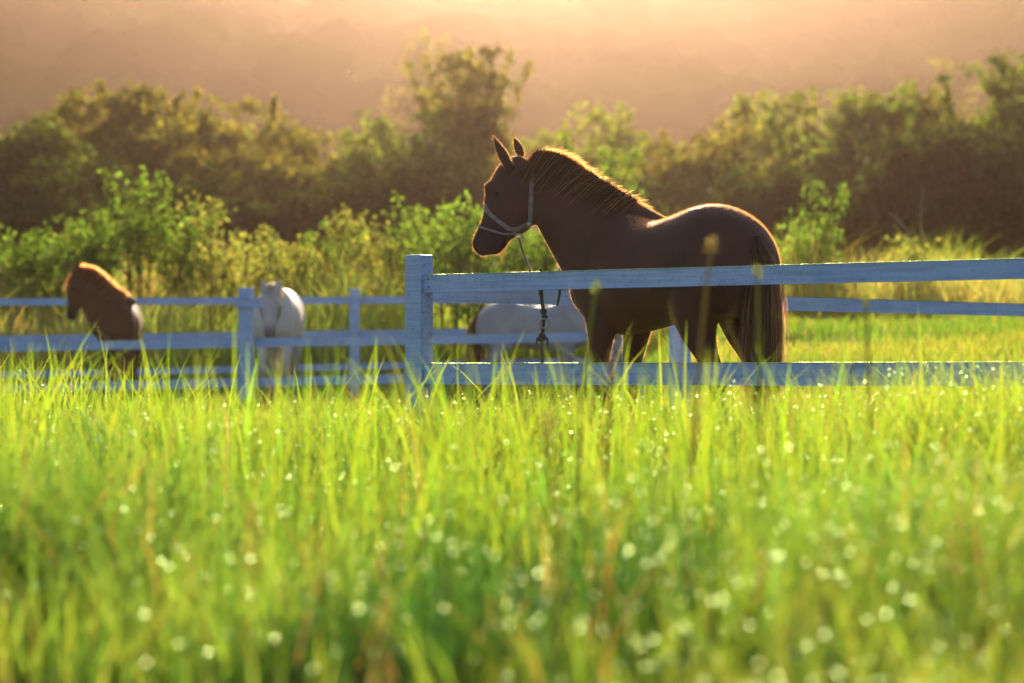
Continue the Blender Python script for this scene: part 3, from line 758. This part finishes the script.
def horse(label, loc, rz, scale, neck, head, lat_neck, lat_head, coat, hairm, mane_col, tail_col, ears, muzzle, legs=(0, 0, 0, 0), voxel=.013, forelock=None, n_mane=900, n_tail=700, mask_fn=None, mane_side=.5, mane_len=(.14, .26), balls=(), smooth=12, dark=(.35, .38, .5), eyes=None):
    root = empty('horse', loc, rz, label=label, cat='horse', group='horses in the paddock')
    root.scale = (scale,) * 3
    mb = MB(); torso(mb)
    for (rows, sy, dx) in ((HIND, 1, legs[0]), (HIND, -1, legs[1]), (FORE, 1, legs[2]), (FORE, -1, legs[3])): leg_rings(mb, rows, sy, dx)
    nk = path_loft(neck, lat_neck); hd = path_loft(head, lat_head)
    mb.rings(ell_rings(*nk)); mb.rings(ell_rings(*hd))
    for (base, tip, w) in ears:
        base = np.array(base); tip = np.array(tip)
        pts = crs([base - (tip - base) * .25, base + (tip - base) * .25, base + (tip - base) * .6, tip], 5)
        mb.tube(pts, np.interp(np.linspace(0, 1, len(pts)), [0, .3, .55, .85, 1], [w * .8, w * 1.1, w * .95, w * .5, w * .26]), 10)
    for c_, r_ in balls: mb.ball(c_, r_, 16, 12)
    body = remesh(mb, voxel, smooth)
    paint_body(body, muzzle, None, mask_fn, dark)
    bo = link('body', body, M[coat], root)
    n = n_mane
    p = mane_paths(*nk, n, .16, .98, mane_len[0], mane_len[1], mane_side)
    mcol = np.clip(np.where(rng.random((n, 1)) < .10, np.array(mane_col) * .8 + np.array([.26, .18, .10]), np.array(mane_col)) * rng.uniform(.6, 1.4, (n, 1)), .005, .9)  # some strands paler, putting backlit glow into the mane colour
    nf = n // 2     # short flyaway hairs along the crest, backlit rim put into their pale colour
    c_, a_, b_, U_, V_ = nk; ti = rng.integers(int(len(c_) * .16), len(c_) - 1, nf); kk = np.linspace(0, 1, p.shape[1])[None, :, None]
    th = math.pi / 2 + rng.normal(.25, .35, nf)
    e0 = c_[ti] + U_[ti] * (a_[ti] * np.sin(th))[:, None] - V_[ti] * (b_[ti] * np.abs(np.cos(th)))[:, None]
    tg = np.gradient(c_, axis=0)[ti]; tg /= np.linalg.norm(tg, axis=1)[:, None]
    dv = U_[ti] + rng.normal(0, .35, (nf, 3)) - tg * rng.uniform(.2, 1.0, (nf, 1)); dv /= np.linalg.norm(dv, axis=1)[:, None]
    fl_ = e0[:, None] + dv[:, None] * kk * rng.uniform(.02, .075, (nf, 1, 1)) - tg[:, None] * kk ** 2 * .03
    fc_ = np.clip(np.array([.55, .38, .22]) * (.4 + .6 * np.array(mane_col).max() / .12) * rng.uniform(.6, 1.4, (nf, 1)), .005, .8)
    hair('mane', np.vstack([p, fl_]), np.concatenate([np.full(n, .0042), np.full(nf, .0034)]), np.vstack([mcol, fc_]), root, M[hairm])
    if forelock is not None:
        b_, t_ = np.array(forelock[0]), np.array(forelock[1]); n = 120; k = np.linspace(0, 1, 6)[None, :, None]
        p = b_ + rng.normal(0, .018, (n, 1, 3)) + (t_ - b_) * k * rng.uniform(.6, 1.1, (n, 1, 1)) + rng.normal(0, .02, (n, 1, 3)) * k
        hair('forelock', p, np.full(n, .005), np.clip(np.array(mane_col) * rng.uniform(.6, 1.4, (n, 1)), .005, .9), root, M[hairm])
    p = tail_paths(n_tail, (-.755, 0, 1.30), .98, .085)
    nf = n_tail // 7; p2 = tail_paths(nf, (-.755, 0, 1.28), .96, .115, back=.085)  # looser strands, paler to put the backlit tail edge into colour
    p2 += rng.normal(0, .02, (nf, 1, 3)) * np.linspace(0, 1, 9)[None, :, None] ** 2
    hair('tail', np.vstack([p, p2]), np.concatenate([np.full(n_tail, .006), np.full(nf, .004)]), np.vstack([np.clip(np.array(tail_col) * rng.uniform(.6, 1.4, (n_tail, 1)), .005, .9), np.clip(np.array(tail_col) * 1.7 * rng.uniform(.6, 1.4, (nf, 1)), .005, .7)]), root, M[hairm])
    if eyes:
        bv = BVHTree.FromPolygons([v.co.copy() for v in body.vertices], [p_.vertices[:] for p_ in body.polygons])
        for e_ in eyes:
            hit = bv.find_nearest(Vector(e_))
            mb2 = MB(); mb2.ball(np.array(hit[0]) - np.array(hit[1]) * .008, .019, 14, 10); mb2.build('eye', M['eye'], root)
    return root, body, nk, hd

# --- the chestnut horse at the rail
HL = np.array([.88, 15.95, 0.]); HR = R(125)
ch, sh = math.cos(HR), math.sin(HR)
def wl(p):    # world -> horse local
    d = np.asarray(p, float) - HL; return np.array([ch * d[0] + sh * d[1], -sh * d[0] + ch * d[1], d[2]])
def vl(v): return np.array([ch * v[0] + sh * v[1], -sh * v[0] + ch * v[1], v[2]])
def row(px, py, D, half, b): return (*wl(P(px, py, D)), half / F * D, b)
neck = [row(624, 262, 16.32, 62, .205), row(594, 232, 16.36, 49, .145), row(574, 211, 16.40, 41, .115), row(558, 194, 16.43, 35, .098), row(541, 183, 16.46, 32.5, .088), row(523, 173, 16.48, 25, .075)]
head = [row(529, 163, 16.5, 13, .055), row(520, 176, 16.48, 24, .09), row(514.5, 195, 16.46, 28, .105), row(508, 212, 16.43, 27, .09), row(499, 226, 16.41, 20, .066), row(491.5, 236, 16.39, 16, .058), row(486.5, 244, 16.37, 15, .058), row(483, 250, 16.36, 11, .048)]
head_balls = [(wl(P(480, 244, 16.36)), (.045, .05, .055)), (wl(P(483, 250.5, 16.36)), (.042, .045, .035)), (wl(P(495, 249, 16.37)), (.045, .042, .036)), (wl(P(501, 243, 16.38)), (.04, .04, .04)),
              (wl(P(527, 212, 16.45)), (.085, .10, .085)), (wl(P(497, 188, 16.45)), (.05, .09, .05))]
lat = vl((0.05, -1, 0))
ears = [(wl(P(507, 163, 16.38)), wl(P(492.5, 135, 16.36)), .031), (wl(P(520.5, 153, 16.58)), wl(P(513.5, 136, 16.6)), .028)]
muz = wl(P(481, 246, 16.3))
def face_mask(v, c):
    for D_ in (16.28, 16.44):
        d = np.linalg.norm((v - wl(P(477.5, 241, D_))) , axis=1); w = (1 - sstep(d, .012, .03))[:, None]; c = c * (1 - .75 * w)
    return c
hr, hbody, hnk, hhd = horse('large dark chestnut horse wearing a halter, standing behind the near fence and looking left', HL, HR, 1.0, neck, head, lat, lat, 'chestnut', 'hair_brown', (.085, .042, .026), (.085, .050, .036), ears, muz,
                            legs=(.07, .03, .02, .07), voxel=.0105, n_mane=4600, n_tail=1700, mane_side=.5, mane_len=(.12, .32), balls=head_balls, smooth=20, mask_fn=face_mask, dark=(.42, .55, .8),
                            eyes=[wl(P(493, 190, 16.3)), wl(P(493, 190, 16.6))])
# chin whiskers and short fuzz along the jaw groove
n = 45; k = np.linspace(0, 1, 4)[None, :, None]
b_ = np.array([wl(P(500 + 8 * s, 251 - 9 * s, 16.38)) for s in rng.random(n)])[:, None] + rng.normal(0, .008, (n, 1, 3))
d_ = wl(P(502, 262, 16.38)) - wl(P(505, 249, 16.38))
hair('chin_hair', b_ + d_ * k * rng.uniform(.3, 1, (n, 1, 1)) + rng.normal(0, .006, (n, 1, 3)) * k, np.full(n, .002), np.tile([[.12, .06, .03]], (n, 1)), hr, M['hair_brown'])
# fine pale hair set only sunward, so rim light is put into its colour
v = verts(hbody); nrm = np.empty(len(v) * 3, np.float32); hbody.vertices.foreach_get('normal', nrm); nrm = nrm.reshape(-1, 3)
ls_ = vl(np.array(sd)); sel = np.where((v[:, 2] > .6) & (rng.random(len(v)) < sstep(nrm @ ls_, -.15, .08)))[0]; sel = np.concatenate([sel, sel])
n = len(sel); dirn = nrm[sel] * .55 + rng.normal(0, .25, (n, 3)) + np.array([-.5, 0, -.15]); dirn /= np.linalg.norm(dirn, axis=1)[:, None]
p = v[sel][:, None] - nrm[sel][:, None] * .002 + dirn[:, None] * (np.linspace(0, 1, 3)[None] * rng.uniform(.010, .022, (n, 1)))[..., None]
hair('rim_hair', p, np.full(n, .0013), np.clip(np.array([[.36, .20, .10]]) * rng.uniform(.7, 1.4, (n, 1)), 0, 1), hr, M['hair_brown'], .1)
# halter
bvh = BVHTree.FromPolygons([vv.co.copy() for vv in hbody.vertices], [pp.vertices[:] for pp in hbody.polygons])
halter = link('halter', np_mesh('halter', np.zeros((3, 3)) + wl(P(530, 222, 16.4)) + np.eye(3) * .0005, None, [[0, 1, 2]]), M['strap'], hr)
def strap(name, poly, width, parent, side, mat='strap'):
    pl = crs(poly, 6); pts = []; nn = []
    for x, y in pl:
        w = P(x, y, 16.43); o = wl(w + np.array([0, -1.2 * side, 0])); d = vl((0, side, 0))
        h = bvh.ray_cast(Vector(o), Vector(d))
        if h[0] is None: 
            h = bvh.find_nearest(Vector(wl(w)))
        pts.append(np.array(h[0])); nn.append(np.array(h[1]))
    pts = np.array(pts); nn = np.array(nn)
    for _ in range(3): nn[1:-1] = (nn[:-2] + nn[1:-1] + nn[2:]) / 3
    nn /= np.linalg.norm(nn, axis=1)[:, None]
    T_ = np.gradient(pts, axis=0); T_ /= np.linalg.norm(T_, axis=1)[:, None]
    S_ = np.cross(nn, T_); S_ /= np.linalg.norm(S_, axis=1)[:, None]
    c = pts + nn * .006; w2 = width / 2; t2 = .0035
    rings = np.stack([c + S_ * w2 + nn * t2, c - S_ * w2 + nn * t2, c - S_ * w2 - nn * t2 * 1.6, c + S_ * w2 - nn * t2 * 1.6], 1)
    mb = MB(); mb.rings(rings); return mb.build(name, M[mat], parent, smooth=False)
me0 = halter.data
mbh = MB(); mbh.ball(wl(P(529.5, 224, 16.33)), (.02, .02, .02), 10, 8)
hm = mbh.mesh('halter'); halter.data = hm; hm.materials.append(M['metal']); bpy.data.meshes.remove(me0)
halter.data.transform(Matrix.Identity(4))
for side in (1, -1):
    strap('cheek_strap', [(538.5, 153), (535, 163), (532, 180), (531, 200), (530, 222)], .024, halter, side)
    strap('noseband', [(485.5, 206), (489, 213), (500, 223), (513, 230), (530, 223)], .024, halter, side)
    strap('chin_strap', [(477.5, 227), (490, 231), (504, 234.5), (517, 233)], .010, halter, side)
    strap('throat_strap', [(530, 222), (527, 229), (521, 236)], .018, halter, side)
# ring under the chin and the lead rope tied to the top rail
def torus(mb, c, U, V, r, rr, n=18):
    a = np.arange(n + 1) / n * 2 * math.pi; c = np.asarray(c, float)
    mb.tube(c + r * (np.cos(a)[:, None] * np.asarray(U, float) + np.sin(a)[:, None] * np.asarray(V, float)), rr, 6)
mb = MB(); torus(mb, wl(P(519, 237, 16.36)), vl((1, 0, 0)), (0, 0, 1), .02, .004); mb.build('ring', M['metal'], halter)
railz = EYE + (HOR - 283.5) / F * 16.12
def railD(px): return lin(px, 16.2, 419, 13.8, 1024)
Dr = railD(538)
rp0 = P(519, 239, 16.34); base = np.array([P(538, 372, Dr)[0], Dr, 0])
LR = empty('lead_rope', base, label='dark lead rope knotted to the near top rail, hanging from the halter', cat='rope')
nfr = np.array([-u[1], u[0], 0])
pt = [rp0, P(523, 252, 16.2), P(529, 266, 16.0), P(534, 277, Dr + .10)]
top = np.array([P(536, 0, Dr)[0], Dr, railz + .062])
mb = MB(); p = crs(pt + [top + nfr * .045, top + nfr * .034 - np.array([0, 0, .06]), top + nfr * .034 - np.array([0, 0, .14])], 5)
mb.tube(p - base, .0055, 7)
o1 = mb.build('rope', M['rope'], LR)
mb = MB()
zt = railz - .049
hx = base[0]
ctr = np.array([hx, Dr, 0]) + nfr * .03
hang = crs([ctr + np.array([0, 0, zt + .05]), ctr + np.array([.002, 0, zt - .05]), ctr + np.array([.012, -.02, zt - .15]), ctr + np.array([.004, -.02, zt - .28]), ctr + np.array([.006, -.02, zt - .46])], 6)
mb.tube(hang - base, .010, 8)
for (dx, dz, r_) in ((.012, -.12, .019), (.018, -.15, .017), (.004, -.255, .020), (-.008, -.27, .015), (.016, -.265, .014)):
    mb.ball(ctr - base + np.array([dx, -.02, zt + dz]), (r_, r_ * .9, r_ * 1.1), 10, 8)
for sx in (-1, 1):
    q0_ = ctr - base + np.array([.004, -.02, zt - .27]); mb.tube(crs([q0_, q0_ + np.array([sx * .026, -.01, .004]), q0_ + np.array([sx * .030, -.01, -.035])], 4), .0055, 6)
mb.build('knotted_end', M['rope'], LR)
mb = MB(); torus(mb, ctr - base + np.array([.016, -.03, zt - .185]), (1, .0, 0), (0, 0, 1), .026, .005); mb.build('snap_ring', M['metal'], LR)
# short strap looped under the same rail
mb = MB(); Dq = railD(556); b2 = np.array([P(556, 0, Dq)[0], Dq, 0])
c_ = nfr * .03
mb.tube(crs([c_ + np.array([.004, 0, railz - .04]), c_ + np.array([0, 0, railz - .08]), c_ + np.array([-.012, 0, railz - .14])], 4), [.007, .007, .007, .007, .007, .007, .007, .006, .004], 6)
o = mb.build('cord', M['rope']); o.location = b2; tag(o, 'short dark cord end hanging under the near top rail beside the lead rope', 'cord')

# --- brown pony far left, facing the viewer and turned to the left
def other(label, px, D, rz, k, poll, muzzle, coat, hairm, mc, tc, seed, **kw):
    global rng
    rng = np.random.default_rng(seed)
    X = (px - 512) / F * D; z = float(gz(X, D))
    poll = np.array(poll, float); muzzle = np.array(muzzle, float)
    neck, head, hd_ = generic_head(0, poll, muzzle, kw.pop('curve', .05), kw.pop('hs', 1.0), kw.pop('ns', 1.0))
    side = np.cross(hd_, (0, 0, 1)); side /= np.linalg.norm(side)
    nd = poll - np.array([.44, 0, 1.2]); ls = np.cross(nd, (0, 0, 1)); ls /= np.linalg.norm(ls)
    fw = np.cross((0, 0, 1), side); fw = -np.cross(side, hd_); 
    if fw @ np.array([0, 0, 1]) < 0: fw = -fw
    ears = [(poll + s * side * .065 - hd_ * .02 + fw * .05, poll + s * side * .10 - hd_ * .19 + fw * .05, .05) for s in (-1, 1)]
    L = muzzle - poll
    ey = [poll + L * .30 + s * side * .11 + fw * .05 for s in (-1, 1)]
    fl = (poll + fw * .10, poll + L * (.38 if kw.pop('show_forelock', True) else .16) + fw * .13)
    return horse(label, (X, D, z), rz, k, neck, head, ls, side, coat, hairm, mc, tc, ears, muzzle, eyes=ey, forelock=fl, **kw)
M['hair_pale'] = mat_leaf('horse_hair_pale', .5, .06, .35, (1.2, 1.1, .9), 1.2)
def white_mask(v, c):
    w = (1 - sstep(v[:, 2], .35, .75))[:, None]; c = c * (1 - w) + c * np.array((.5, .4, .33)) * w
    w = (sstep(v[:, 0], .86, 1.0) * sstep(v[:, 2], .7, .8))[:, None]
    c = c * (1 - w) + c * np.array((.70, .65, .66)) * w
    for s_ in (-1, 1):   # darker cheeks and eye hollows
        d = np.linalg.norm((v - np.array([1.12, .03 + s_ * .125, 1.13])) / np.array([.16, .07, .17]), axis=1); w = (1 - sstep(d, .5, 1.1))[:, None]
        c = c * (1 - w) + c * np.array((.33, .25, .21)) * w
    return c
# headings: world angle of local +x
other('brown pony at far left with a bright-lit mane, behind the left fence', 119, 32.6, R(-87), .88, (.56, -.46, 1.74), (.58, -.56, 1.20), 'bay', 'hair_brown', (.15, .085, .045), (.11, .06, .035), 401, voxel=.016, mane_side=.6, ns=1.25, n_mane=1800, mane_len=(.2, .36))
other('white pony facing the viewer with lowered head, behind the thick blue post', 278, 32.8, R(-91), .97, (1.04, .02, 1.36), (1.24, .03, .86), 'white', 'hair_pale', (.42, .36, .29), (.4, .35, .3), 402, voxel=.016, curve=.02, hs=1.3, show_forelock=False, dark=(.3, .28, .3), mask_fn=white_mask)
other('grey pony with a brown tail, seen behind the hanging rope and lower rails', 534, 33.2, R(8), .87, (1.12, -.05, 1.02), (1.30, -.08, .50), 'grey', 'hair_brown', (.16, .13, .12), (.10, .055, .035), 403, voxel=.016, curve=.0)

# tiny insect catching the sun above the trees
ip = P(350, 72, 24); ir = empty('flying_insect', ip, label='tiny pale flying insect glinting above the trees on the left', cat='insect')
mb = MB(); mb.ball((0, 0, 0), (.016, .009, .008), 10, 8); mb.ball((.018, 0, .002), .007, 8, 6); mb.build('body', M['white'] if False else M['seed'], ir)
for s in (-1, 1):
    pa = np.array([[[0, 0, .006], [-.012, s * .015, .012], [-.024, s * .03, .014]]]); link('wing', ribbons('wing', pa, np.array([[.003, .011, .004]]), np.array([[1., .2 * s, 0]]), np.array([[.7, .7, .65]])), M['seed'], ir)
me = [c for c in ir.children if c.name.startswith('body')][0].data
me.attributes.new('col', 'FLOAT_COLOR', 'POINT').data.foreach_set('color', np.tile(np.array([.5, .45, .35, 1], np.float32), len(me.vertices)))

# ------------------------------------------------------------------ haze
def haze(dens, aniso, col):
    m, t, b, o = new_mat('haze'); t.nodes.remove(b)
    v_ = t.nodes.new('ShaderNodeVolumePrincipled'); v_.inputs['Color'].default_value = (*col, 1)
    v_.inputs['Density'].default_value = dens; v_.inputs['Anisotropy'].default_value = aniso
    t.links.new(v_.outputs[0], o.inputs['Volume'])
    bm = bmesh.new(); bmesh.ops.create_cube(bm, size=1)
    lo = Vector((-640, -65, -2.5)); hi = Vector((640, 725, 160))
    for v in bm.verts: v.co = Vector([lo[i] + (v.co[i] + .5) * (hi[i] - lo[i]) for i in range(3)])
    me = bpy.data.meshes.new('haze'); bm.to_mesh(me); bm.free()
    tag(link('haze', me, m), 'warm morning haze lit by the low sun', None, None, 'stuff')
haze(.00033, .95, (1, .66, .46))
